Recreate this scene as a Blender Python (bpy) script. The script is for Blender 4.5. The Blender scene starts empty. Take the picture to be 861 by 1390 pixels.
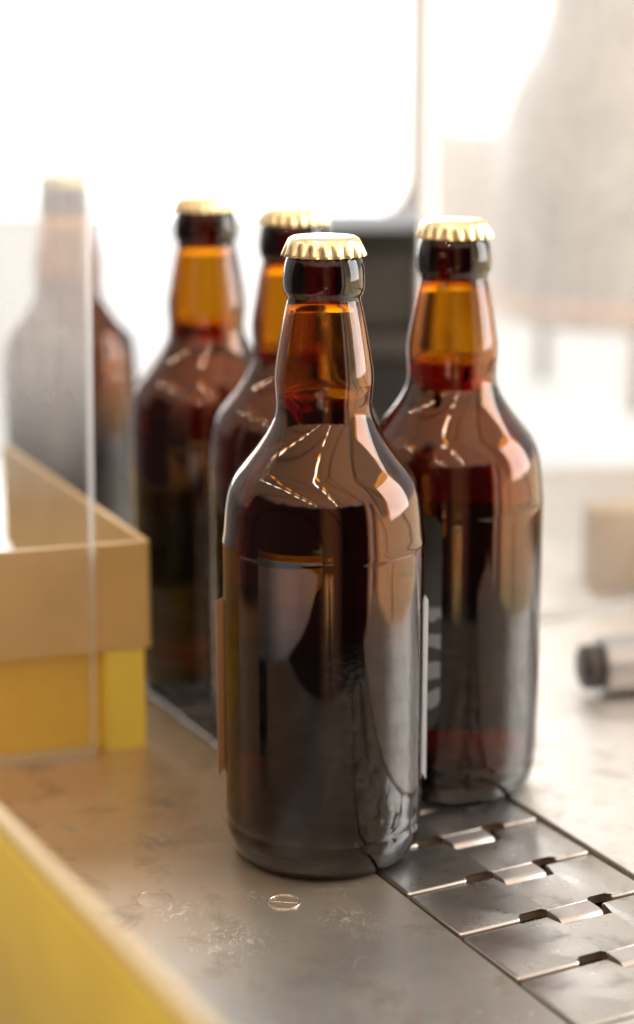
import bpy, bmesh, math, random
from mathutils import Vector, Matrix
random.seed(7)
S = bpy.context.scene
C = S.collection
PI = math.pi
MM = 0.001

# ------------------------------------------------------------------ helpers
def link(o, parent=None):
    C.objects.link(o)
    if parent: o.parent = parent
    return o

def thing(name, label, cat, loc=(0, 0, 0), rz=0, group=None):
    o = bpy.data.objects.new(name, None)
    o.empty_display_size = .02
    o.location = loc; o.rotation_euler = (0, 0, rz)
    o['label'] = label; o['category'] = cat
    if group: o['group'] = group
    return link(o)

def obj(name, bm, mat, parent=None, smooth=True, sharp=40, recalc=True):
    me = bpy.data.meshes.new(name)
    if recalc: bmesh.ops.recalc_face_normals(bm, faces=bm.faces[:])
    bm.to_mesh(me); bm.free()
    if smooth:
        for p in me.polygons: p.use_smooth = True
        me.set_sharp_from_angle(angle=math.radians(sharp))
    for m in (mat if isinstance(mat, (list, tuple)) else [mat]): me.materials.append(m)
    return link(bpy.data.objects.new(name, me), parent)

def new(): return bmesh.new()

def lathe(bm, prof, n=96, rad=None, close=True):
    """revolve (r,z) points; r==0 becomes one vertex."""
    rings = []
    for i, (r, z) in enumerate(prof):
        if r < 1e-7:
            rings.append([bm.verts.new((0, 0, z))])
        else:
            ring = []
            for k in range(n):
                a = 2 * PI * k / n
                rr = rad(r, z, a, i) if rad else r
                ring.append(bm.verts.new((rr * math.cos(a), rr * math.sin(a), z)))
            rings.append(ring)
    for a, b in zip(rings, rings[1:]):
        if len(a) == 1 and len(b) == 1: continue
        for k in range(n):
            j = (k + 1) % n
            if len(a) == 1: bm.faces.new((a[0], b[k], b[j]))
            elif len(b) == 1: bm.faces.new((a[k], a[j], b[0]))
            else: bm.faces.new((a[k], a[j], b[j], b[k]))

def smooth_prof(pts, sub=6):
    """Catmull-Rom through (r,z) control points."""
    out = []
    n = len(pts)
    for i in range(n - 1):
        p0 = pts[max(i - 1, 0)]; p1 = pts[i]; p2 = pts[i + 1]; p3 = pts[min(i + 2, n - 1)]
        for k in range(sub):
            t = k / sub
            out.append(tuple(.5 * ((2 * p1[c]) + (-p0[c] + p2[c]) * t + (2 * p0[c] - 5 * p1[c] + 4 * p2[c] - p3[c]) * t * t
                             + (-p0[c] + 3 * p1[c] - 3 * p2[c] + p3[c]) * t ** 3) for c in (0, 1)))
    out.append(tuple(pts[-1]))
    return out

def box(bm, x0, x1, y0, y1, z0, z1, bevel=0, seg=2, mat=None):
    m = mat or Matrix.Identity(4)
    r = bmesh.ops.create_cube(bm, size=1)
    vs = r['verts']
    for v in vs:
        v.co = m @ Vector((x0 + (v.co.x + .5) * (x1 - x0), y0 + (v.co.y + .5) * (y1 - y0), z0 + (v.co.z + .5) * (z1 - z0)))
    if bevel:
        es = list({e for v in vs for e in v.link_edges})
        bmesh.ops.bevel(bm, geom=es, offset=bevel, segments=seg, affect='EDGES', profile=.5)

def prism(bm, poly, z0, z1, bevel=0, seg=2):
    """extrude a plan polygon (ccw list of (x,y)) from z0 to z1, bevel the top edges"""
    lo = [bm.verts.new((x, y, z0)) for x, y in poly]
    hi = [bm.verts.new((x, y, z1)) for x, y in poly]
    n = len(poly)
    top = bm.faces.new(hi); bm.faces.new(lo[::-1])
    for i in range(n):
        j = (i + 1) % n
        bm.faces.new((lo[i], lo[j], hi[j], hi[i]))
    if bevel:
        bmesh.ops.bevel(bm, geom=list(top.edges), offset=bevel, segments=seg, affect='EDGES', profile=.5)

def round_poly(poly, r, seg=4, only=None):
    out = []
    n = len(poly)
    for i in range(n):
        p = Vector(poly[i]); a = Vector(poly[i - 1]); b = Vector(poly[(i + 1) % n])
        if only is not None and i not in only: out.append(tuple(p)); continue
        ra = min(r, (a - p).length * .45, (b - p).length * .45)
        p1 = p + (a - p).normalized() * ra; p2 = p + (b - p).normalized() * ra
        for k in range(seg + 1):
            t = k / seg
            out.append(tuple((1 - t) ** 2 * p1 + 2 * t * (1 - t) * p + t * t * p2))
    return out

# ------------------------------------------------------------------ materials
class NT:
    def __init__(self, mat):
        self.t = mat.node_tree; self.t.nodes.clear()
    def n(self, kind, **kw):
        nd = self.t.nodes.new(kind)
        for k, v in kw.items():
            if k.startswith('_'): setattr(nd, k[1:], v)
            else:
                key = int(k[1:]) if k[0] == 'i' and k[1:].isdigit() else k.replace('__', ' ')
                s = nd.inputs[key]
                if isinstance(v, bpy.types.NodeSocket): self.t.links.new(v, s)
                else: s.default_value = v
        return nd
    def l(self, a, b): self.t.links.new(a, b)
    def math(self, op, a, b=0.0, c=0.0, clamp=False):
        nd = self.t.nodes.new('ShaderNodeMath'); nd.operation = op; nd.use_clamp = clamp
        for i, v in enumerate((a, b, c)):
            if isinstance(v, bpy.types.NodeSocket): self.t.links.new(v, nd.inputs[i])
            else: nd.inputs[i].default_value = v
        return nd.outputs[0]
    def mix(self, fac, a, b, mode='MIX'):
        nd = self.t.nodes.new('ShaderNodeMix'); nd.data_type = 'RGBA'; nd.blend_type = mode
        for s, v in ((nd.inputs[0], fac), (nd.inputs[6], a), (nd.inputs[7], b)):
            if isinstance(v, bpy.types.NodeSocket): self.t.links.new(v, s)
            else: s.default_value = v if not isinstance(v, tuple) or len(v) == 4 else (*v, 1)
        return nd.outputs[2]
    def ramp(self, fac, stops, interp='LINEAR'):
        nd = self.t.nodes.new('ShaderNodeValToRGB'); cr = nd.color_ramp; cr.interpolation = interp
        while len(cr.elements) < len(stops): cr.elements.new(.5)
        for e, (p, c) in zip(cr.elements, stops):
            e.position = p; e.color = c if len(c) == 4 else (*c, 1)
        if isinstance(fac, bpy.types.NodeSocket): self.t.links.new(fac, nd.inputs[0])
        return nd.outputs[0]
    def coord(self, kind='Object', scale=(1, 1, 1), rot=(0, 0, 0), loc=(0, 0, 0)):
        tc = self.t.nodes.new('ShaderNodeTexCoord'); mp = self.t.nodes.new('ShaderNodeMapping')
        mp.inputs['Scale'].default_value = scale; mp.inputs['Rotation'].default_value = rot; mp.inputs['Location'].default_value = loc
        self.t.links.new(tc.outputs[kind], mp.inputs[0])
        return mp.outputs[0]
    def noise(self, vec, scale, detail=4, rough=.55, dist=0):
        return self.n('ShaderNodeTexNoise', Vector=vec, Scale=scale, Detail=detail, Roughness=rough, Distortion=dist).outputs[0]
    def out(self, sh): self.n('ShaderNodeOutputMaterial', Surface=sh)

def mat(name):
    m = bpy.data.materials.new(name); m.use_nodes = True
    return m, NT(m)

def ao(nt, sock): pass

def simple(name, col, rough=.5, metal=0, nscale=60, var=.15, bump=.0, spec=.5):
    m, t = mat(name)
    v = t.coord('Object')
    f = t.noise(v, nscale, 5)
    c = t.mix(f, tuple(x * (1 - var) for x in col), tuple(min(1, x * (1 + var)) for x in col))
    r = t.math('ADD', t.math('MULTIPLY', t.noise(v, nscale * 2.3, 3), .2), rough - .1)
    p = t.n('ShaderNodeBsdfPrincipled', Base__Color=c, Roughness=r, Metallic=metal)
    p.inputs['Specular IOR Level'].default_value = spec
    if bump:
        b = t.n('ShaderNodeBump', Strength=bump, Distance=.001, Height=f); t.l(b.outputs[0], p.inputs['Normal'])
    t.out(p.outputs[0])
    return m

def glass_mat(name, dust=1.0, ior=1.46):
    m, t = mat(name)
    v = t.coord('Object')
    # faint waviness of moulded glass
    bmp = t.n('ShaderNodeBump', Strength=.055, Distance=.002, Height=t.noise(t.coord('Object', (1, 1, .35)), 45, 2))
    p = t.n('ShaderNodeBsdfPrincipled', Base__Color=(1, 1, 1, 1), Roughness=.006)
    inn = t.n('ShaderNodeAttribute', _attribute_name='wet').outputs['Fac']      # 1 where the inner wall touches beer
    t.l(t.math('MULTIPLY_ADD', inn, 1.14 - ior, ior), p.inputs['IOR'])
    p.inputs['Transmission Weight'].default_value = 1
    t.l(bmp.outputs[0], p.inputs['Normal'])
    sh = p.outputs[0]
    if dust:
        # dried smears and fine scuffs low on the body
        sep = t.n('ShaderNodeSeparateXYZ', Vector=v)
        zlow = t.ramp(t.math('MULTIPLY', sep.outputs[2], 1 / .13), [(0, (.25,) * 3), (.25, (1,) * 3), (.62, (1,) * 3), (.74, (0,) * 3)])
        smear = t.ramp(t.noise(t.coord('Object', (1, 1, .8), (.3, .2, 0)), 42, 6, .62, .8), [(.42, (0,) * 3), (.70, (1,) * 3)])
        fine = t.ramp(t.noise(t.coord('Object', (1, 1, 3.2), (.5, .1, .3)), 300, 4, .6), [(.36, (0,) * 3), (.72, (1,) * 3)])
        speck = t.ramp(t.n('ShaderNodeTexVoronoi', Vector=v, Scale=420).outputs[0], [(.08, (1,) * 3), (.14, (0,) * 3)])
        side = t.ramp(t.math('ADD', t.math('MULTIPLY', sep.outputs[0], 13), .45), [(.45, (.08,) * 3), (.34, (1,) * 3)])
        d = t.math('MULTIPLY', t.math('MULTIPLY', zlow, smear), fine)
        d = t.math('ADD', d, t.math('MULTIPLY', t.math('MULTIPLY', speck, zlow), .35))
        d = t.math('MULTIPLY', t.math('MULTIPLY', d, side), .06 * dust)
        # thin even film of dust
        d = t.math('ADD', d, t.math('MULTIPLY', zlow, .001 * dust))
        df = t.n('ShaderNodeBsdfDiffuse', Color=(.62, .6, .6, 1))
        mx = t.n('ShaderNodeMixShader', Fac=d); t.l(sh, mx.inputs[1]); t.l(df.outputs[0], mx.inputs[2])
        sh = mx.outputs[0]
    # brown glass: colour comes from absorption along the path in the glass (per metre)
    vol = t.n('ShaderNodeVolumeAbsorption', Color=(.835, .68, 0, 1), Density=2250)
    t.n('ShaderNodeOutputMaterial', Surface=sh, Volume=vol.outputs[0])
    return m

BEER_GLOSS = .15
def beer_mat():
    m, t = mat('dark_beer')
    tr = t.n('ShaderNodeBsdfTransparent', Color=(1, 1, 1, 1))
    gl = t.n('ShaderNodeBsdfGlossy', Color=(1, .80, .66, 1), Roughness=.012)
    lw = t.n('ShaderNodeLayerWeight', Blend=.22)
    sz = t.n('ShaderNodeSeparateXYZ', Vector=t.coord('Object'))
    g = t.ramp(t.math('MULTIPLY', sz.outputs[2], 5), [(.42, (.006,) * 3), (.55, (BEER_GLOSS,) * 3)])     # inner reflection added to the beer surface, faded low down to darken the bottle
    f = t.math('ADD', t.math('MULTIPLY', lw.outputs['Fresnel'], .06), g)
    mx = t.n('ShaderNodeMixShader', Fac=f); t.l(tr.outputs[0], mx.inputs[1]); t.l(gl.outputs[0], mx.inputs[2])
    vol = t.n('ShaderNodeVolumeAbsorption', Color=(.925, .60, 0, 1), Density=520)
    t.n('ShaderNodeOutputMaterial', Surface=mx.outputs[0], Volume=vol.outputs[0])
    return m

def cap_mat():
    m, t = mat('gold_crown')
    v = t.coord('Object')
    p = t.n('ShaderNodeBsdfPrincipled', Base__Color=t.mix(t.noise(v, 200, 3), (.90, .74, .40), (.95, .82, .52)), Metallic=1,
            Roughness=t.math('ADD', t.math('MULTIPLY', t.noise(v, 500, 3), .15), .22))
    t.out(p.outputs[0])
    return m

def steel_plate_mat(name, tint, dark, stain, rough=.36, metal=.85, base_rot=0.0, stain_dir=None, scrapes=()):
    m, t = mat(name)
    v = t.coord('Object')
    big = t.noise(v, 9, 6, .62, .6)
    mid = t.noise(v, 38, 6, .65, .4)
    fine = t.noise(v, 420, 4, .6)
    brush = t.noise(t.coord('Object', (260, 7, 10), (0, 0, base_rot)), 1, 4, .6)
    c = t.mix(t.ramp(big, [(.35, (0,) * 3), (.65, (1,) * 3)]), tint, dark)
    if stain_dir is not None:
        sep = t.n('ShaderNodeSeparateXYZ', Vector=v)
        k = t.math('ADD', t.math('MULTIPLY', sep.outputs[0], stain_dir[0]), t.math('MULTIPLY_ADD', sep.outputs[1], stain_dir[1], stain_dir[2]), clamp=True)
        k = t.math('ADD', k, t.math('MULTIPLY', t.math('SUBTRACT', mid, .5), .9), clamp=True)
        c = t.mix(k, c, stain)
    else:
        c = t.mix(t.math('MULTIPLY', t.ramp(mid, [(.5, (0,) * 3), (.7, (1,) * 3)]), .5), c, stain)
    c = t.mix(t.math('MULTIPLY', t.ramp(mid, [(.52, (0,) * 3), (.68, (1,) * 3)]), .55), c, tuple(x * .45 for x in dark))
    c = t.mix(t.math('MULTIPLY', t.ramp(brush, [(.42, (0,) * 3), (.7, (1,) * 3)]), .10), c, (.34, .72, .7))
    # curled white scratches
    w1 = t.n('ShaderNodeTexNoise', Vector=v, Scale=26, Detail=2, Distortion=2.2).outputs[0]
    scr = t.math('LESS_THAN', t.math('ABSOLUTE', t.math('SUBTRACT', w1, .5)), .006)
    gate = t.ramp(t.noise(v, 21, 3), [(.52, (0,) * 3), (.62, (1,) * 3)])
    scr = t.math('MULTIPLY', t.math('MULTIPLY', scr, gate), t.ramp(fine, [(.4, (0,) * 3), (.6, (1,) * 3)]))
    c = t.mix(t.math('MULTIPLY', scr, .5), c, (.85, .84, .8))
    for (cx, cy, rad_, rot_) in scrapes:
        dd = t.n('ShaderNodeVectorMath', _operation='DISTANCE', i0=v, i1=(cx, cy, 0)).outputs['Value']
        fall = t.ramp(t.math('DIVIDE', dd, rad_), [(.2, (1,) * 3), (1, (0,) * 3)])
        stro = t.noise(t.coord('Object', (230, 120, 1), (0, 0, rot_)), 1, 6, .72, 2.6)
        k2 = t.math('MULTIPLY', fall, t.ramp(stro, [(.54, (0,) * 3), (.62, (1,) * 3)]))
        c = t.mix(t.math('MULTIPLY', k2, .75), c, (.9, .88, .84))
    pits = t.ramp(t.n('ShaderNodeTexVoronoi', Vector=v, Scale=180).outputs[0], [(.05, (1,) * 3), (.11, (0,) * 3)])
    pits = t.math('MULTIPLY', pits, t.ramp(mid, [(.5, (0,) * 3), (.6, (1,) * 3)]))
    c = t.mix(t.math('MULTIPLY', pits, .5), c, tuple(x * .35 for x in dark))
    r = t.math('ADD', t.math('MULTIPLY', mid, .30), t.math('MULTIPLY_ADD', fine, .12, rough - .2))
    h = t.math('ADD', t.math('MULTIPLY', mid, .6), t.math('MULTIPLY_ADD', brush, .08, t.math('MULTIPLY', fine, .10)))
    b = t.n('ShaderNodeBump', Strength=.22, Distance=.0008, Height=h)
    p = t.n('ShaderNodeBsdfPrincipled', Base__Color=c, Metallic=metal, Roughness=r)
    t.l(b.outputs[0], p.inputs['Normal'])
    t.out(p.outputs[0])
    return m

def acrylic_mat(name, haze, col=(.95, .92, .88), streak=1, low=1.0):
    m, t = mat(name)
    v = t.coord('Object', (1, 1, .08))
    s = t.noise(v, 160, 5, .6)
    cl = t.noise(t.coord('Object'), 22, 5, .65, .5)
    f = t.math('MULTIPLY', t.math('ADD', t.math('MULTIPLY', s, .8 * streak), t.math('MULTIPLY_ADD', cl, .9, .15)), haze, clamp=True)
    sz = t.n('ShaderNodeSeparateXYZ', Vector=t.coord('Object'))
    f = t.math('MULTIPLY', f, t.ramp(t.math('MULTIPLY', sz.outputs[2], 4), [(.45, (low,) * 3), (.68, (1,) * 3)]))
    tr = t.n('ShaderNodeBsdfTransparent', Color=(.97, .97, .96, 1))
    di = t.n('ShaderNodeBsdfDiffuse', Color=(*col, 1)); tl = t.n('ShaderNodeBsdfTranslucent', Color=(*col, 1))
    a = t.n('ShaderNodeMixShader', Fac=.6); t.l(di.outputs[0], a.inputs[1]); t.l(tl.outputs[0], a.inputs[2])
    mx = t.n('ShaderNodeMixShader', Fac=f); t.l(tr.outputs[0], mx.inputs[1]); t.l(a.outputs[0], mx.inputs[2])
    gl = t.n('ShaderNodeBsdfGlossy', Color=(1, 1, 1, 1), Roughness=.03)
    m2 = t.n('ShaderNodeMixShader', Fac=.03); t.l(mx.outputs[0], m2.inputs[1]); t.l(gl.outputs[0], m2.inputs[2])
    t.out(m2.outputs[0])
    return m

def edge_mat(op):
    m, t = mat('polished_acrylic_edge')
    di = t.n('ShaderNodeBsdfDiffuse', Color=(1, 1, 1, 1)); tl = t.n('ShaderNodeBsdfTranslucent', Color=(1, 1, 1, 1))
    a = t.n('ShaderNodeMixShader', Fac=.75); t.l(di.outputs[0], a.inputs[1]); t.l(tl.outputs[0], a.inputs[2])
    tr = t.n('ShaderNodeBsdfTransparent')
    b = t.n('ShaderNodeMixShader', Fac=op); t.l(tr.outputs[0], b.inputs[1]); t.l(a.outputs[0], b.inputs[2])
    t.out(b.outputs[0])
    return m

def emit(name, col, s):
    m, t = mat(name)
    # daylight through a pane, and the glow given to wall patches: slight unevenness of whatever lies outside
    f = t.noise(t.coord('Object'), 1.6, 3)
    c = t.mix(f, tuple(x * .9 for x in col), col)
    t.out(t.n('ShaderNodeEmission', Color=c, Strength=s).outputs[0])
    return m

M_GLASS = glass_mat('amber_glass')
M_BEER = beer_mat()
M_CAP = cap_mat()
M_LINER = simple('cap_liner', (.3, .28, .25), .6)
M_PLATE_L = steel_plate_mat('worn_steel_left', (.54, .505, .475), (.39, .36, .345), (.66, .47, .28), .40, .8, math.radians(27), (-5.0, 5.0, .55), [(-.0500, -.0515, .013, .6), (-.0225, -.0415, .008, 1.1), (.008, -.038, .007, 2.6), (.012, -.06, .016, .2), (-.062, .012, .01, .9), (-.03, -.075, .02, 1.9)])
M_PLATE_R = steel_plate_mat('worn_steel_right', (.93, .895, .87), (.85, .805, .77), (.76, .66, .56), .42, .8, math.radians(27))
M_SLAT = steel_plate_mat('slat_steel', (.68, .655, .635), (.48, .455, .44), (.34, .29, .25), .30, .95, math.radians(90))
M_KNUCK = simple('knuckle_steel', (.58, .55, .535), .40, .8, 300, .15)
M_RUST = simple('rusty_edge', (.11, .065, .04), .6, .3, 300, .4)
M_SLATE = simple('slat_edge', (.20, .145, .105), .55, .6, 250, .4)
M_GREEN = simple('green_plastic', (.02, .16, .09), .45, 0, 80, .2)
M_DARK = simple('dark_channel', (.012, .011, .010), .7)
M_YELLOW = simple('yellow_paint', (.92, .66, .10), .42, 0, 24, .2, .1)
M_YEDGE = simple('pale_worn_edge', (.62, .50, .30), .5, 0, 60, .12)
M_TAPE = simple('brass_strip', (.68, .45, .175), .42, .15, 16, .34, .1)
M_ACR_L = acrylic_mat('hazy_acrylic', .33, (.90, .90, .90), 1, .07)
M_ACR_R = acrylic_mat('hazy_acrylic_rear', .40, (.93, .93, .93), .5, .3)
M_EDGE = edge_mat(.95); M_EDGE2 = edge_mat(.38)
M_WALL = simple('pale_wall', (.52, .52, .52), .8, 0, 4, .06)
M_FRAME = simple('window_frame_grey', (.42, .40, .37), .5, 0, 12, .1)
M_PANE = emit('daylit_pane', (1, .995, .97), 5.0)
M_WALLGLOW = emit('glowing_wall', (1, .985, .96), 1.3)  # emission standing in for brightly lit wall below the windows
M_MACH = simple('machine_dark_grey', (.012, .011, .010), .5, .1, 20, .2)
M_MACH2 = simple('machine_grey', (.075, .07, .066), .45, .2, 20, .2)
M_MACHL = simple('machine_pale_panel', (.5, .46, .40), .4, .1, 20, .15)
M_STEEL = simple('brushed_stainless', (.27, .265, .265), .42, .35, 12, .12)
M_ORANGE = simple('orange_band', (.85, .40, .22), .5)
M_CARD = simple('brown_card', (.50, .36, .22), .75, 0, 30, .1)
M_BLACK = simple('black_rubber', (.06, .06, .058), .45)
def paper(name, col):
    m, t = mat(name)
    c = t.mix(t.noise(t.coord('Object'), 120, 4), tuple(x * .85 for x in col), col)
    d = t.n('ShaderNodeBsdfDiffuse', Color=c); l = t.n('ShaderNodeBsdfTranslucent', Color=c)
    x = t.n('ShaderNodeMixShader', Fac=.55); t.l(d.outputs[0], x.inputs[1]); t.l(l.outputs[0], x.inputs[2]); t.out(x.outputs[0])
    return m
M_YELT = paper('yellow_translucent_sheet', (.95, .68, .12))
M_PAPERB = paper('kraft_label_back', (.85, .60, .40))
M_PAPERW = paper('white_label_back', (.93, .93, .93))

def label_mat():
    """black label printed with pale flowing script-like strokes"""
    m, t = mat('black_printed_label')
    v = t.coord('Object')
    sep = t.n('ShaderNodeSeparateXYZ', Vector=v)
    w = t.n('ShaderNodeTexWave', Vector=t.coord('Object', (1, 1, 1), (.0, .45, 0)), Scale=30, Distortion=5.5, Detail=2)
    w.bands_direction = 'Z'; w.inputs['Detail Scale'].default_value = 2.2
    f = t.ramp(w.outputs[1], [(.42, (0,) * 3), (.52, (1,) * 3)])
    g = t.ramp(t.math('MULTIPLY', sep.outputs[2], 10), [(.30, (1,) * 3), (.84, (1,) * 3), (.86, (0,) * 3)])
    c = t.mix(t.math('MULTIPLY', f, g), (.02, .02, .022), (.20, .21, .235))
    p = t.n('ShaderNodeBsdfPrincipled', Base__Color=c, Roughness=.5)
    t.out(p.outputs[0])
    return m
M_LABEL = label_mat(); M_LABELB = simple('black_label_face', (.02, .02, .022), .5)

# ------------------------------------------------------------------ beer bottle
OUT_CTRL = [  # outer profile below the collar, (radius, height) in mm
    (37.0, 24), (37.15, 60), (37.1, 100), (37.15, 117), (37.3, 121), (36.95, 124), (36.65, 127.5), (36.0, 134), (34.6, 140.5), (32.0, 145.8), (28.0, 150.8),
    (23.9, 156), (20.4, 161.2), (18.1, 166), (17.35, 170), (17.6, 175.5), (17.9, 180), (17.4, 185.5), (16.2, 193),
    (14.6, 202), (13.1, 208.6)]
FILL = 175.5
def outer_profile():
    p = [(0, 3.2), (12, 2.6), (24, 1.4), (27.5, .3), (29.5, 0.0), (31.6, .7), (33.6, 2.6), (35.2, 5.6), (36.3, 10), (36.65, 13), (36.45, 14.2), (36.5, 15), (36.9, 16.2), (36.95, 19)]
    p += smooth_prof(OUT_CTRL, 6)
    p += [(13.15, 209.6), (13.9, 210.4), (14.4, 212), (14.65, 214.5), (14.5, 217), (14.2, 220), (13.7, 222.2), (13.2, 223.4), (12.8, 224.2), (12.8, 226.5), (12.2, 227.6), (10.6, 227.9), (0, 227.9)]
    return p
def radius_at(z):
    pr = smooth_prof(OUT_CTRL, 6)
    if z < 24: return 36.8
    for (r0, z0), (r1, z1) in zip(pr, pr[1:]):
        if z0 <= z <= z1: return r0 + (r1 - r0) * (z - z0) / (z1 - z0 + 1e-9)
    return 13
def mmv(p): return [(r * MM, z * MM) for r, z in p]

def cavity_low(fill, d):
    p = [(0, 6.5 - d), (20, 6 - d), (29.5, 6 - d), (33.2 + d * .7, 8.2 - d * .7), (34.9 + d, 12), (35.4 + d, 20)]
    z = 26
    while z < fill - 1.5:
        p.append((radius_at(z) - 1.55 + d, z)); z += 2.5 if z > 110 else 12
    return p

def glass_bm(fill):
    bm = new()
    lathe(bm, mmv(outer_profile()), 128)
    bmesh.ops.recalc_face_normals(bm, faces=bm.faces[:])
    nf = len(bm.faces); nv = len(bm.verts)
    cav = cavity_low(fill, .05)
    wet = len(cav)
    z = fill + .3
    while z < 207:
        cav.append((radius_at(z) - 1.5, z)); z += 2.5
    cav += [(9.4, 209.5), (7.8, 213), (7.2, 224.5), (4.5, 226), (0, 226)]
    lathe(bm, mmv(cav), 96)
    bm.faces.ensure_lookup_table(); bm.verts.ensure_lookup_table()
    inner = bm.faces[nf:]
    bmesh.ops.recalc_face_normals(bm, faces=inner)
    bmesh.ops.reverse_faces(bm, faces=inner)          # the cavity's normals point away from the glass
    lay = bm.verts.layers.float.new('wet')
    for v in bm.verts[nv:]:
        v[lay] = 1.0 if v.co.z < (fill - .2) * MM else 0.0
    return bm

def beer_bm(fill):
    bm = new()
    p = cavity_low(fill, 0)
    zt = fill - .3
    p += [(radius_at(zt) - 1.55, zt), (radius_at(zt) - 2.1, zt - .9), (radius_at(zt) - 3.8, zt - 1.3), (0, zt - 1.4)]
    lathe(bm, mmv(p), 96)
    return bm

def cap_bm():
    bm = new()
    prof = [(0, 231.2), (8, 231.15), (11.2, 230.8), (12.6, 230.0), (13.3, 228.6), (13.75, 227.4), (14.2, 226.2), (14.6, 225.0), (14.85, 224.3), (14.7, 224.0), (14.3, 224.2), (13.1, 225.5), (13.1, 227.9)]
    amp = [0, 0, 0, 0, .10, .30, .52, .68, .75, .75, .7, 0, 0]
    def rad(r, z, a, i):
        c = math.cos(21 * a)
        c = math.copysign(abs(c) ** .8, c)
        return r + amp[i] * MM * (c - .35)
    lathe(bm, mmv(prof), 21 * 12, rad)
    return bm

def sheet(bm, pts, z0f, z1f, th, nz=10):
    """thin curved strip: pts = list of (x,y) plan points in mm, heights from z0f(t), z1f(t)"""
    n = len(pts)
    def nrm(i):
        a = Vector(pts[max(i - 1, 0)]); b = Vector(pts[min(i + 1, n - 1)]); d = (b - a).normalized()
        return Vector((d.y, -d.x))
    for side in (0, 1):
        pass
    grid = [[], []]
    for s in (0, 1):
        for i, p in enumerate(pts):
            q = Vector(p) + nrm(i) * (th if s else 0)
            t = i / (n - 1)
            grid[s].append([bm.verts.new((q.x * MM, q.y * MM, (z0f(t) + (z1f(t) - z0f(t)) * k / nz) * MM)) for k in range(nz + 1)])
    for s in (0, 1):
        for i in range(n - 1):
            for k in range(nz):
                f = bm.faces.new((grid[s][i][k], grid[s][i + 1][k], grid[s][i + 1][k + 1], grid[s][i][k + 1]))
                f.material_index = s
    for i in range(n - 1):
        for k in (0, nz):
            bm.faces.new((grid[0][i][k], grid[0][i + 1][k], grid[1][i + 1][k], grid[1][i][k])).material_index = 0
    for i in (0, n - 1):
        for k in range(nz):
            bm.faces.new((grid[0][i][k], grid[0][i][k + 1], grid[1][i][k + 1], grid[1][i][k])).material_index = 0

CB = None
def bottle(name, label, x, y, rz, fill):
    global CB
    t = thing(name, label, 'beer bottle', (x * MM, y * MM, .0003), rz, 'brown beer bottles on the conveyor')
    obj('glass_body', glass_bm(fill), M_GLASS, t, sharp=60, recalc=False)
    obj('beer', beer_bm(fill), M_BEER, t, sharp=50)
    if CB is None: CB = obj('crown_cap', cap_bm(), M_CAP, t, sharp=70)
    else:
        c = CB.copy(); C.objects.link(c); c.parent = t
    return t

b1 = bottle('beer_bottle', 'nearest brown beer bottle, standing in front half on the plain plate, half on the slats', 2.4, 652, 0, 175.5)
b2 = bottle('beer_bottle', 'brown beer bottle at the right with a black printed label on its side', 53.3, 718.5, .9, 177)
b3 = bottle('beer_bottle', 'brown beer bottle directly behind the nearest one, partly hidden by it', -9.8, 779.8, 1.7, 172)
b4 = bottle('beer_bottle', 'blurred brown bottle between the corner of the yellow guard and the bottles in front', -51.1, 850.2, 2.9, 174)
b5 = bottle('beer_bottle', 'farthest brown beer bottle, seen mostly through the hazy plastic panel at the left', -137.5, 1015, 4.0, 176)

# labels
def arc(a0, a1, n, R=37.35, flare0=0, flare1=0, fl=.16):
    pts = []
    for i in range(n + 1):
        t = i / n; a = math.radians(a0 + (a1 - a0) * t); r = R
        if flare0 and t < fl: r += flare0 * (1 - t / fl) ** 2
        if flare1 and t > 1 - fl: r += flare1 * ((t - 1 + fl) / fl) ** 2
        pts.append((r * math.cos(a), r * math.sin(a)))
    return pts
# unseen labels added on the far sides to keep daylight out of the lower half
for b, w, z0, z1 in ((b1, 53, 29, 97), (b2, 58, 14, 112), (b3, 96, 13, 104), (b4, 92, 13, 112), (b5, 92, 13, 106)):
    c = 90 - math.degrees(b.rotation_euler[2]) + (8 if b in (b4, b5) else 0)
    bm = new(); sheet(bm, arc(c + w, c - w, 60, R=37.3), lambda t: z0, lambda t: z1, .12)
    obj('paper_label', bm, M_LABEL, b)
bm = new()
sheet(bm, arc(186, 146, 34, flare0=2.3, fl=.5), lambda t: 30 + 0 * t, lambda t: 98 - 3 * t, .12)
lab = obj('paper_label', bm, M_PAPERB, b1); lab['label'] = 'brown peeling paper label edge'
bm = new()
sheet(bm, arc(-4, 36, 34, flare0=1.2, fl=.5)[::-1], lambda t: 28, lambda t: 98, .12)
lab = obj('paper_label', bm, M_PAPERW, b1); lab['label'] = 'white paper label edge'
bm = new()
sheet(bm, arc(-90 - math.degrees(.9) - 8.5, -90 - math.degrees(.9) - 112, 60, R=37.3), lambda t: 43 + 5 * max(0, 1 - t / .05) ** 2, lambda t: 121 - 4 * max(0, 1 - t / .05) ** 2, .12)
lab = obj('paper_label', bm, [M_LABEL, M_LABEL], b2); lab['label'] = 'black label with pale script'

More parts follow.
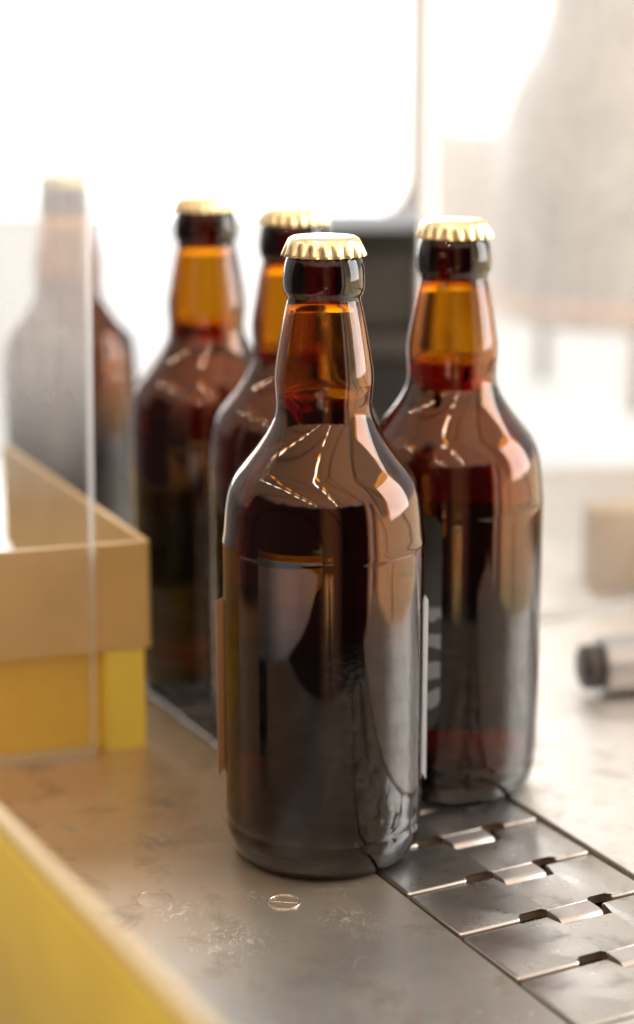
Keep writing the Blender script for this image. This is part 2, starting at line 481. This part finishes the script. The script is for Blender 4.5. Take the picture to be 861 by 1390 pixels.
# water drops low on the nearest bottle
def drop_bm():
    bm = new()
    for i in range(26):
        a = math.radians(random.uniform(-78, -8)); z = random.choice([random.uniform(5, 30), random.uniform(14, 22), random.uniform(20, 60)])
        r = random.uniform(.18, .55) if i > 3 else random.uniform(.9, 1.5)
        R = 36.9 if z > 16 else 36.2 - (16 - z) * .12
        res = bmesh.ops.create_uvsphere(bm, u_segments=12, v_segments=8, radius=r * MM)
        n = Vector((math.cos(a), math.sin(a), 0)); tt = Vector((-n.y, n.x, 0))
        for v in res['verts']:
            c = v.co.copy()
            v.co = n * (R * MM + c.x * .55) + tt * c.y + Vector((0, 0, z * MM + c.z * (1.25 if c.z < 0 else 1)))
    return bm
m_w, t = mat('water'); g = t.n('ShaderNodeBsdfGlass', Color=(.97, .97, .97, 1), Roughness=.0, IOR=1.33); t.out(g.outputs[0])
d = obj('water_drops', drop_bm(), m_w, b1, sharp=180); d['kind'] = 'stuff'

# ------------------------------------------------------------------ conveyor chain and table plates
A = Vector((32.9, 611.4)); DU = Vector((math.sin(math.radians(27.5)), -math.cos(math.radians(27.5)))); DV = Vector((-DU.y, DU.x))
PITCH, WID = 35.2, 79.0
def belt(u, v): q = A + DU * u + DV * v; return (q.x * MM, q.y * MM)

chain = thing('slat_chain', 'hinged flat steel slat chain running diagonally under the bottles', 'conveyor chain', (*belt(0, 40), 0))
def slat_local():
    P = PITCH
    r = -P + .9
    poly = [(0, 0), (0, 25), (-4.2, 25), (-4.2, 36.5), (-1.5, 36.5), (-1.5, 54.5), (-4.2, 54.5), (-4.2, 64), (0, 64), (0, WID),
            (r, WID), (r, 57.5), (r + 9.6, 57.5), (r + 9.6, 35.2), (r, 35.2), (r, 0)]
    poly = round_poly([(v, -u) for u, v in poly], 1.6, 3, only=[0, 1, 2, 3, 6, 7, 8, 9, 10, 11, 12, 13, 14, 15])
    return [(x * MM, y * MM) for x, y in poly]
# local frame of chain parts: x = across (v), y = -u
RZ = math.atan2(DV.y, DV.x)
def slat_bm():
    bm = new(); prism(bm, slat_local(), -.0036, -.00005, .0008, 3)
    for f in bm.faces:
        if abs(f.normal.z) < .25: f.material_index = 1
    return bm
def knuckle_bm():
    bm = new()
    prof = [(-1.3, -.1)]
    for k in range(13):
        a = math.radians(90 - k * 14)
        prof.append((4.9 + 3.2 * math.cos(a), -3.35 + 3.2 * math.sin(a)))
    prof += [(4.6, -5.4), (-1.3, -3.0)]
    vs = []
    for x in (36.7, 37.1, 53.9, 54.3):
        inset = .35 if x in (36.7, 54.3) else 0
        c = Vector((3, -3.5))
        vs.append([bm.verts.new((x * MM, -(c.x + (u - c.x) * (1 - inset * .12)) * MM, (c.y + (z - c.y) * (1 - inset * .12)) * MM)) for u, z in prof])
    n = len(prof)
    for a, b in zip(vs, vs[1:]):
        for i in range(n):
            j = (i + 1) % n
            bm.faces.new((a[i], a[j], b[j], b[i]))
    bm.faces.new(vs[0]); bm.faces.new(vs[-1][::-1])
    return bm
def pin_bm():
    bm = new()
    bmesh.ops.create_cone(bm, segments=16, radius1=.0022, radius2=.0022, depth=(WID - 6) * MM, cap_ends=True,
                          matrix=Matrix.Translation((WID / 2 * MM, -.0036, -.0046)) @ Matrix.Rotation(PI / 2, 4, 'Y'))
    return bm
s0 = k0 = p0 = None
inv = chain.matrix_basis.inverted()
ox, oy, _ = chain.location
for k in range(-6, 23):
    x, y = belt(-k * PITCH, 0)
    wob = random.uniform(-.00025, .00025)
    if s0 is None:
        s0 = obj('slat', slat_bm(), [M_SLAT, M_SLATE], chain, sharp=35); s = s0
        k0 = obj('knuckle', knuckle_bm(), M_KNUCK, s0, sharp=50); p0 = obj('hinge_pin', pin_bm(), M_RUST, s0)
    else:
        s = s0.copy(); C.objects.link(s); s.parent = chain
        for src in (k0, p0):
            c = src.copy(); C.objects.link(c); c.parent = s
    s.location = (x - ox, y - oy, 0); s.rotation_euler = (-math.radians(1.3) + wob * 8, 0, RZ + wob); s.rotation_mode = 'XYZ'

table = thing('conveyor_table', 'worn steel table plates on both sides of the slat chain', 'table', (0, .65, 0))
def plate(name, poly, m, z0=-.004, z1=0.0):
    bm = new(); prism(bm, [(x, y - .65) for x, y in poly], z0, z1, .0003, 1)
    return obj(name, bm, m, table, sharp=35)
gap = 2.6
UB, UF = -760, 240
pl = plate('steel_plate', [belt(UB, -gap), (-.36, belt(UB, -gap)[1]), (-.36,.415), (belt(0, -gap)[0] + (.6114 -.415) * math.tan(math.radians(27.5)),.415)], M_PLATE_L)
pl['label'] = 'brown stained steel plate left of the chain'
pr_ = plate('steel_plate', [(belt(0, WID + gap)[0] + (belt(0, WID + gap)[1] -.415) * math.tan(math.radians(27.5)),.415), (.34,.415), (.34, belt(UB, WID + gap)[1]), belt(UB, WID + gap)], M_PLATE_R)
pr_['label'] = 'pale steel plate right of the chain'
# channel under the chain and green wear strips
def strip(name, v0, v1, z0, z1, m):
    bm = new()
    poly = [belt(UB, v0), belt(UF, v0), belt(UF, v1), belt(UB, v1)]
    prism(bm, [(x, y - .65) for x, y in poly], z0, z1)
    return obj(name, bm, m, table, smooth=False)
strip('channel', -6, WID + 6, -.03, -.018, M_DARK)
strip('wear_strip', -5, 12, -.012, -.0034, M_GREEN); strip('wear_strip', WID - 12, WID + 5, -.012, -.0042, M_DARK)
# slotted screws set flush in the left plate
def screw(x, y, rz, r=5.6, a0=0, a1=360, slot=True):
    bm = new()
    lathe(bm, [(r * MM, -.0002), (r * MM, .0001), (r * .9 * MM, .00016), (0, .00016)], 48)
    o = obj('screw', bm, M_SCREW, table, sharp=30)
    o.location = (x * MM, y * MM - .65, 0); o.rotation_euler = (0, 0, rz)
    bm = new(); n = 48; q = []
    for k in range(n + 1):
        a = math.radians(a0 + (a1 - a0) * k / n); w = .5 * (.55 + .45 * math.sin(a * 2 + 1)) * (1 if a1 - a0 > 350 else math.sin(PI * k / n) + .05)
        q.append([bm.verts.new((math.cos(a) * rr * MM, math.sin(a) * rr * MM, z)) for rr, z in ((r - w * .5, .00018), (r - w * .2, .00042), (r + w * .35, .00042), (r + w * .6, .00008))])
    for a, b in zip(q, q[1:]):
        for k in range(3): bm.faces.new((a[k], a[k + 1], b[k + 1], b[k]))
    obj('worn_rim', bm, M_SCREWL, o)
    if slot:
        bm = new(); box(bm, -r * .86 * MM, r * .86 * MM, -.00022, .00022, .00012, .00026, .00005, 1)
        obj('screw_slot', bm, M_SCREWL, o)
M_SCREW = M_PLATE_L
M_SCREWL = simple('bright_steel', (.85, .80, .72), .25, .9, 300, .1)
screw(-11.6, 604.3, math.radians(-8)); screw(-57.8, 607.0, .3, 6.4, 20, 190, False)

# ------------------------------------------------------------------ yellow guards at the left
def rail_frame(c, ang):  # matrix: x along rail, z up
    return Matrix.Translation((c[0] * MM, c[1] * MM, 0)) @ Matrix.Rotation(ang, 4, 'Z')
g = thing('corner_guard', 'yellow guard with a tan strip bent round its corner, left of the bottles', 'machine guard', (-.075, .756, 0))
CR = Vector((-70.5, 757.5))
F = Vector((-.957, -.29)); B = Vector((-.452, .892))
def wrap(bm, th, z0, z1, lf, lb, rad=3.0, out=0.0, z1b=None):
    """L-shaped strip: lf along the front from the corner, lb back along the chain"""
    pts = [CR + F * lf, CR + F * (lf * .5)]
    for k in range(9):
        t = k / 8
        p1 = CR + F * rad; p2 = CR + B * rad
        pts.append((1 - t) ** 2 * p1 + 2 * t * (1 - t) * CR + t * t * p2)
    pts += [CR + B * (lb * .5), CR + B * lb]
    n = len(pts)
    lo, hi, lo2, hi2 = [], [], [], []
    for i, p in enumerate(pts):
        a = pts[max(i - 1, 0)]; b = pts[min(i + 1, n - 1)]; d = (b - a).normalized(); nn = Vector((-d.y, d.x))
        zt = z1 if z1b is None else z1 + (z1b - z1) * max(0, i - n + 3) / 2
        for L, q, z in ((lo, p + nn * out, z0), (hi, p + nn * out, zt), (lo2, p + nn * (out + th), z0), (hi2, p + nn * (out + th), zt)):
            L.append(bm.verts.new((q.x * MM + .075, q.y * MM - .756, z * MM)))
    for i in range(n - 1):
        bm.faces.new((lo[i], lo[i + 1], hi[i + 1], hi[i])); bm.faces.new((lo2[i], hi2[i], hi2[i + 1], lo2[i + 1]))
        bm.faces.new((hi[i], hi[i + 1], hi2[i + 1], hi2[i])); bm.faces.new((lo[i], lo2[i], lo2[i + 1], lo[i + 1]))
    for i in (0, n - 1): bm.faces.new((lo[i], hi[i], hi2[i], lo2[i]))
    bmesh.ops.bevel(bm, geom=[e for e in bm.edges if len(e.link_faces) == 2 and abs(e.verts[0].co.z - e.verts[1].co.z) < .0005 and e.calc_face_angle(0) > 1], offset=.0006, segments=2, affect='EDGES')
bm = new(); wrap(bm, 3.0, 45, 92, 175, 200, z1b=97)
obj('tan_strip', bm, M_TAPE, g)
bm = new()
M = rail_frame(CR + F * 4 + B * 2, math.atan2(F.y, F.x))
box(bm, 0, .0165, -.002, .0015, .0002, .0452, .0006, 2, M)
bmesh.ops.translate(bm, verts=bm.verts, vec=(.075, -.756, 0)); obj('post', bm, M_YELLOW, g)
bm = new()
box(bm, 0, .02, -.001, .001, .0002, .0006)
bm.free()
# yellow sheet under the strip
bm = new()
M = rail_frame(CR + F * 19 + B * 6, math.atan2(F.y, F.x))
box(bm, 0, .150, -.001, .001, .0004, .0446, .0005, 1, M)
bmesh.ops.translate(bm, verts=bm.verts, vec=(.075, -.756, 0)); obj('front_sheet', bm, M_YELT, g)

# near guard board, very close to the lens
n0 = Vector((-84.3, 458.8)); n1 = Vector((-34.8, 370.3)); nd = (n1 - n0).normalized()
ng = thing('guard_board', 'out of focus yellow guard board with pale top edge, nearest the camera at lower left', 'machine guard', (n0.x * MM, n0.y * MM, 0))
ang = math.atan2(nd.y, nd.x)
bm = new(); M = Matrix.Rotation(ang, 4, 'Z')
box(bm, -.16, .165, -.0055, .0, .038, .0965, .0006, 2, M); obj('board', bm, M_YELLOW, ng)
bm = new(); box(bm, -.158, .163, .0002, .0012, .0385, .0960, .0003, 1, M); obj('steel_backing', bm, simple('galvanised', (.62, .65, .72), .32, .5, 40, .15), ng)
bm = new(); box(bm, -.155, -.125, -.0050, -.0005, .0003, .0378, .0006, 2, M); obj('leg', bm, M_MACH2, ng)
bm = new(); box(bm, -.16, .165, -.0049, -.0012, .0966, .1000, .0010, 3, M); obj('top_edge', bm, M_YEDGE, ng)

# ------------------------------------------------------------------ acrylic panels
def acrylic(name, label, p0, p1, z0, z1, th, m, edge_at, ew, em):
    p0 = Vector(p0); p1 = Vector(p1); d = p1 - p0; L = d.length * MM
    t = thing(name, label, 'plastic panel', (p0.x * MM, p0.y * MM, 0), math.atan2(d.y, d.x))
    bm = new(); box(bm, ew if edge_at == 0 else 0, L if edge_at == 0 else L - ew, 0, th * MM, z0, z1, 0)
    obj('sheet', bm, m, t, smooth=False)
    bm = new()
    x0 = 0 if edge_at == 0 else L - ew + .0002
    box(bm, x0, x0 + ew - .0002, -.0002, th * MM + .0002, z0, z1, .0004, 1)
    obj('edge', bm, em, t)
    bm = new(); box(bm, 0.0005, L - .0005, -.0004, th * MM + .0004, .0, z0 - .0001, .0002, 1)
    obj('foot_strip', bm, em, t)
    return t
pL = acrylic('acrylic_panel', 'hazy clear plastic guard panel at the left edge, in front of the yellow guard',
             (-250, 692), (-93.6, 741.5), .0045, .60, 4, M_ACR_L, 1, .0028, M_EDGE2)
pL.rotation_euler[1] = math.radians(.9)
pL.location.z = .0027
pR = acrylic('acrylic_panel', 'hazy clear plastic panel with a bright white edge, behind the right bottle',
             (52, 905), (318, 1035.3), .0045, .60, 5, M_ACR_R, 0, .0092, M_EDGE)

# ------------------------------------------------------------------ background
wall = thing('back_wall', 'pale wall with bright daylit window behind the conveyor', 'wall', (0, 2.6, 0))
WX, WZ = .118, .085       # right and lower edge of the window opening
def rrect(x0, x1, z0, z1, r, seg=8):
    pts = []
    for cx, cz, a0 in ((x1 - r, z0 + r, -90), (x1 - r, z1 - r, 0), (x0 + r, z1 - r, 90), (x0 + r, z0 + r, 180)):
        for k in range(seg + 1):
            a = math.radians(a0 + 90 * k / seg); pts.append((cx + r * math.cos(a), cz + r * math.sin(a)))
    return pts
def wprism(pts, y0, y1):
    bm = new(); vs0 = [bm.verts.new((x, y0, z)) for x, z in pts]; vs1 = [bm.verts.new((x, y1, z)) for x, z in pts]
    bm.faces.new(vs0); bm.faces.new(vs1[::-1])
    for i in range(len(pts)):
        j = (i + 1) % len(pts); bm.faces.new((vs0[i], vs0[j], vs1[j], vs1[i]))
    return bm
bm = new(); box(bm, -1.6, 1.6, .02, .12, -1.0, 2.2); obj('wall_panel', bm, M_WALL, wall, smooth=False)
obj('window_pane', wprism(rrect(-1.3, WX, WZ, 1.7, .05), -.004, .018), M_PANE, wall, smooth=False)
fo = rrect(-1.33, WX + .024, WZ - .007, 1.73, .055); fi = rrect(-1.3, WX, WZ, 1.7, .05)
bm = new()
L = [[bm.verts.new((x, y, z)) for x, z in pts] for pts, y in ((fo, .018), (fo, -.03), (fi, -.03), (fi, -.003))]
for a, b in zip(L, L[1:]):
    for i in range(len(fo)):
        j = (i + 1) % len(fo); bm.faces.new((a[i], a[j], b[j], b[i]))
obj('window_frame', bm, M_FRAME, wall, sharp=40)
obj('glowing_wall_patch', wprism(rrect(-1.3, .005, -.40, WZ - .0085, .02), -.002, .018), M_WALLGLOW, wall, smooth=False)  # stretch of bright wall, given a glow of its own
obj('window_pane', wprism(rrect(.165, .50, .20, 1.7, .04), -.004, .018), M_PANE, wall, smooth=False)
obj('glowing_wall_patch', wprism(rrect(.165, .85, -.40, -.07, .03), -.002, .018), M_WALLGLOW, wall, smooth=False)

mc = thing('filling_machine', 'dark grey machine block blurred behind the bottles under the window', 'machine', (.06, 1.33, 0))
bm = new(); box(bm, -.055, .040, 0, .16, .0, .080, .004); obj('lower_body', bm, M_MACH, mc)
bm = new(); box(bm, -.052, .042, -.005, .16, .081, .094, .003); obj('ledge', bm, M_MACH2, mc)
bm = new(); box(bm, -.050, .040, .015, .16, .095, .160, .004); obj('upper_body', bm, M_MACH2, mc)
bm = new(); box(bm, .014, .036, .009, .014, .100, .150, .002); obj('pale_panel', bm, M_MACHL, mc)
bm = new(); box(bm, -.056, .044, .0, .16, .161, .174, .003); obj('top_ledge', bm, M_MACH, mc)

tk = thing('steel_tank', 'pale steel tank blurred behind the rear plastic panel', 'tank', (.285, 1.62, .0003))
bm = new(); lathe(bm, [(0, .070), (.120, .070), (.128, .078), (.130, .20), (.127, .24), (.116, .275), (.100, .30), (.09, .33), (.086, .40), (.086, .80), (0, .80)], 64)
obj('tank_body', bm, M_STEEL, tk, sharp=50)
bm = new(); lathe(bm, [(.1302, .080), (.133, .082), (.133, .092), (.1305, .094)], 64); obj('orange_band', bm, M_ORANGE, tk)
for a in (20, 140, 260):
    bm = new(); x = .10 * math.cos(math.radians(a)); y = .10 * math.sin(math.radians(a))
    box(bm, x - .006, x + .006, y - .006, y + .006, 0, .0698, .001, 1); obj('leg', bm, M_STEEL, tk)

bx = thing('cardboard_box', 'plain brown cardboard box blurred on the table at the right', 'box', (.22, 1.03, .0004), math.radians(8))
bm = new(); box(bm, -.070, .10, -.03, -.004, 0, .046, .001); obj('carton', bm, M_CARD, bx)
bm = new(); box(bm, -.069, .099, -.029, -.017, .0461, .0467, .0002, 1); obj('lid_flap', bm, M_CARD, bx)

rl = thing('roller', 'pale steel roller with black end lying on the plate at the right', 'roller', (.124, .822, .0140), math.radians(12))
def cylx(bm, x0, x1, r, n=48, bev=.001):
    m4 = Matrix.Translation(((x0 + x1) / 2, 0, 0)) @ Matrix.Rotation(PI / 2, 4, 'Y')
    res = bmesh.ops.create_cone(bm, segments=n, radius1=r, radius2=r, depth=x1 - x0, cap_ends=True, matrix=m4)
    es = [e for v in res['verts'] for e in v.link_edges if len(e.link_faces) == 2 and any(len(f.verts) > 4 for f in e.link_faces)]
    bmesh.ops.bevel(bm, geom=list(set(es)), offset=bev, segments=2, affect='EDGES')
bm = new(); cylx(bm, .0085, .20, .0138); obj('tube', bm, simple('roller_steel', (.45, .45, .46), .35, .6, 30, .1), rl)
bm = new(); cylx(bm, .0, .0083, .0105); obj('end_cap', bm, M_BLACK, rl)
bm = new(); cylx(bm, -.0012, -.0002, .0065, 32, .0002); obj('axle', bm, M_MACH2, rl)

# ------------------------------------------------------------------ lamps
def area(name, loc, target, sx, sy, power, col):
    L = bpy.data.lights.new(name, 'AREA'); L.shape = 'RECTANGLE'; L.size = sx; L.size_y = sy; L.energy = power; L.color = col
    o = bpy.data.objects.new(name, L); o.location = loc
    o.rotation_euler = (Vector(target) - Vector(loc)).to_track_quat('-Z', 'Y').to_euler()
    return link(o)
area('side_window_lamp', (2.5, 1.07, 1.07), (0, 1.07, 1.07), 1.62, 2.0, 85, (1, 1, 1))
def tube_row(p, d, n, z=3.2):
    p = Vector(p); d = Vector(d).normalized()
    for i in range(n):
        q = p + d * (i * 1.12)
        a = area('ceiling_tube', (q.x, q.y, z), (q.x, q.y, 0), .62, .09, 8, (1, .92, .76))
        a.rotation_euler = (0, 0, math.atan2(d.y, d.x))
tube_row((-3.95, 1.9), (.36, -.93), 8)
tube_row((-.9, .2), (.43, -.9), 6)

# ------------------------------------------------------------------ world: a warm dim hall seen all round
W = bpy.data.worlds.new('World'); S.world = W; W.use_nodes = True
t = NT(W)
tc = t.n('ShaderNodeTexCoord'); sp = t.n('ShaderNodeSeparateXYZ', Vector=tc.outputs['Generated'])
X, Y, Z = sp.outputs
az = t.math('DIVIDE', t.math('ARCTAN2', X, t.math('MULTIPLY', Y, -1.0)), PI)      # 0 = behind the camera, + to the right
az = t.math('MULTIPLY_ADD', az, .5, .5)                                            # 0..1
def A_(deg): return .5 + deg / 360
up = t.ramp(az, [(0, (.85, .87, .88)), (A_(-125), (.7, .7, .69)), (A_(-100), (.8, .62, .48)), (A_(-20), (1.3, .92, .66)), (A_(30), (1.75, 1.28, .95)),
                 (A_(64), (2.0, 1.5, 1.12)), (A_(66), (.4, .28, .22)), (A_(68), (1.55, 1.2, .82)), (A_(110), (1.4, 1.15, .88)), (A_(125), (.9, .9, .9)), (1, (.85, .87, .88))])
lo = t.ramp(az, [(0, (.6, .6, .6)), (A_(-125), (.35, .33, .3)), (A_(-100), (.12, .08, .07)), (A_(-70), (.12, .09, .09)), (A_(-40), (.10, .06, .06)),
                 (A_(-6), (.10, .05, .045)), (A_(0), (.45, .25, .15)), (A_(14), (.5, .26, .18)), (A_(22), (.06, .025, .03)), (A_(50), (.08, .035, .035)),
                 (A_(55), (3.2, 2.6, 2.2)), (A_(59), (.4, .22, .16)), (A_(66), (3.8, 2.8, 1.6)), (A_(130), (3.0, 2.3, 1.5)), (A_(170), (1.2, 1.1, .9)), (1, (.6, .6, .6))])
side = t.ramp(az, [(A_(-100), (0,) * 3), (A_(-92), (1,) * 3), (A_(64), (1,) * 3), (A_(68), (0,) * 3)])
edge = t.noise(t.n('ShaderNodeCombineXYZ', X=t.math('MULTIPLY', az, 9.0)).outputs[0], 3.5, 4, .7)
thr = t.math('MULTIPLY', side, t.math('MULTIPLY_ADD', edge, .30, .20))          # ragged skyline of dark machinery behind the lens
k = t.math('MULTIPLY', t.math('SUBTRACT', Z, thr), 18, clamp=True)
col = t.mix(k, lo, up)
azd = t.math('MULTIPLY_ADD', az, 360, -180)
# crinkled brassy thing standing low behind the lens
gold = t.ramp(az, [(A_(0), (0,) * 3), (A_(3), (1,) * 3), (A_(9), (1,) * 3), (A_(12), (0,) * 3)])
gold = t.math('MULTIPLY', gold, t.ramp(t.math('MULTIPLY_ADD', Z, .5, .5), [(.345, (0,) * 3), (.36, (1,) * 3), (.40, (1,) * 3), (.425, (.05,) * 3)]))
gold = t.math('MULTIPLY', gold, t.ramp(t.noise(t.n('ShaderNodeCombineXYZ', X=t.math('MULTIPLY', az, 60), Y=t.math('MULTIPLY', Z, 26)).outputs[0], 2.0, 3), [(.38, (.1,) * 3), (.6, (1,) * 3)]))
col = t.mix(gold, col, (4.2, 3.0, 1.3))
# dark machine flank on the right, cut off by a slanting edge
low_ = t.math('MULTIPLY_ADD', azd, -.0008, -.235 + 86 * .0008)
dk = t.math('MULTIPLY', t.math('MULTIPLY', t.math('SUBTRACT', -.226, Z), 150, clamp=True), t.math('MULTIPLY', t.math('SUBTRACT', Z, low_), 120, clamp=True))
dk = t.math('MULTIPLY', dk, t.ramp(az, [(A_(84), (0,) * 3), (A_(87), (1,) * 3), (A_(168), (1,) * 3), (A_(174), (0,) * 3)]))
col = t.mix(t.math('MULTIPLY', dk, .88), col, (.12, .06, .045))
# roof trusses: thin dark lines
tr = t.n('ShaderNodeTexWave', Vector=tc.outputs['Generated'], Scale=1.1, Distortion=1.0, Detail=1); tr.bands_direction = 'DIAGONAL'
ln = t.ramp(tr.outputs[1], [(.0, (.45,) * 3), (.035, (1,) * 3)])
col = t.mix(1.0, col, ln, 'MULTIPLY')
bg = t.n('ShaderNodeBackground', Color=col, Strength=1.0)
t.n('ShaderNodeOutputWorld', Surface=bg.outputs[0])

# ------------------------------------------------------------------ camera
cam = bpy.data.cameras.new('camera'); co = link(bpy.data.objects.new('camera', cam))
co.location = (0, 0, .29206); co.rotation_euler = (PI / 2 - .224341, 0, 0)
cam.sensor_fit = 'VERTICAL'; cam.sensor_height = 24; cam.lens = 24 * 2502.2 / 1390
cam.shift_y = -45 / 1390
cam.clip_start = .02; cam.clip_end = 50
cam.dof.use_dof = True; cam.dof.focus_distance = .648; cam.dof.aperture_fstop = cam.lens / 17.0
S.camera = co
S.view_settings.view_transform = 'Standard'; S.view_settings.look = 'None'; S.view_settings.exposure = 0; S.view_settings.gamma = 1
S.render.engine = 'CYCLES'
cy = S.cycles
cy.max_bounces = 16; cy.transmission_bounces = 12; cy.transparent_max_bounces = 24; cy.glossy_bounces = 6; cy.diffuse_bounces = 3
cy.caustics_reflective = False; cy.caustics_refractive = False
cy.sample_clamp_indirect = 6; cy.use_denoising = True
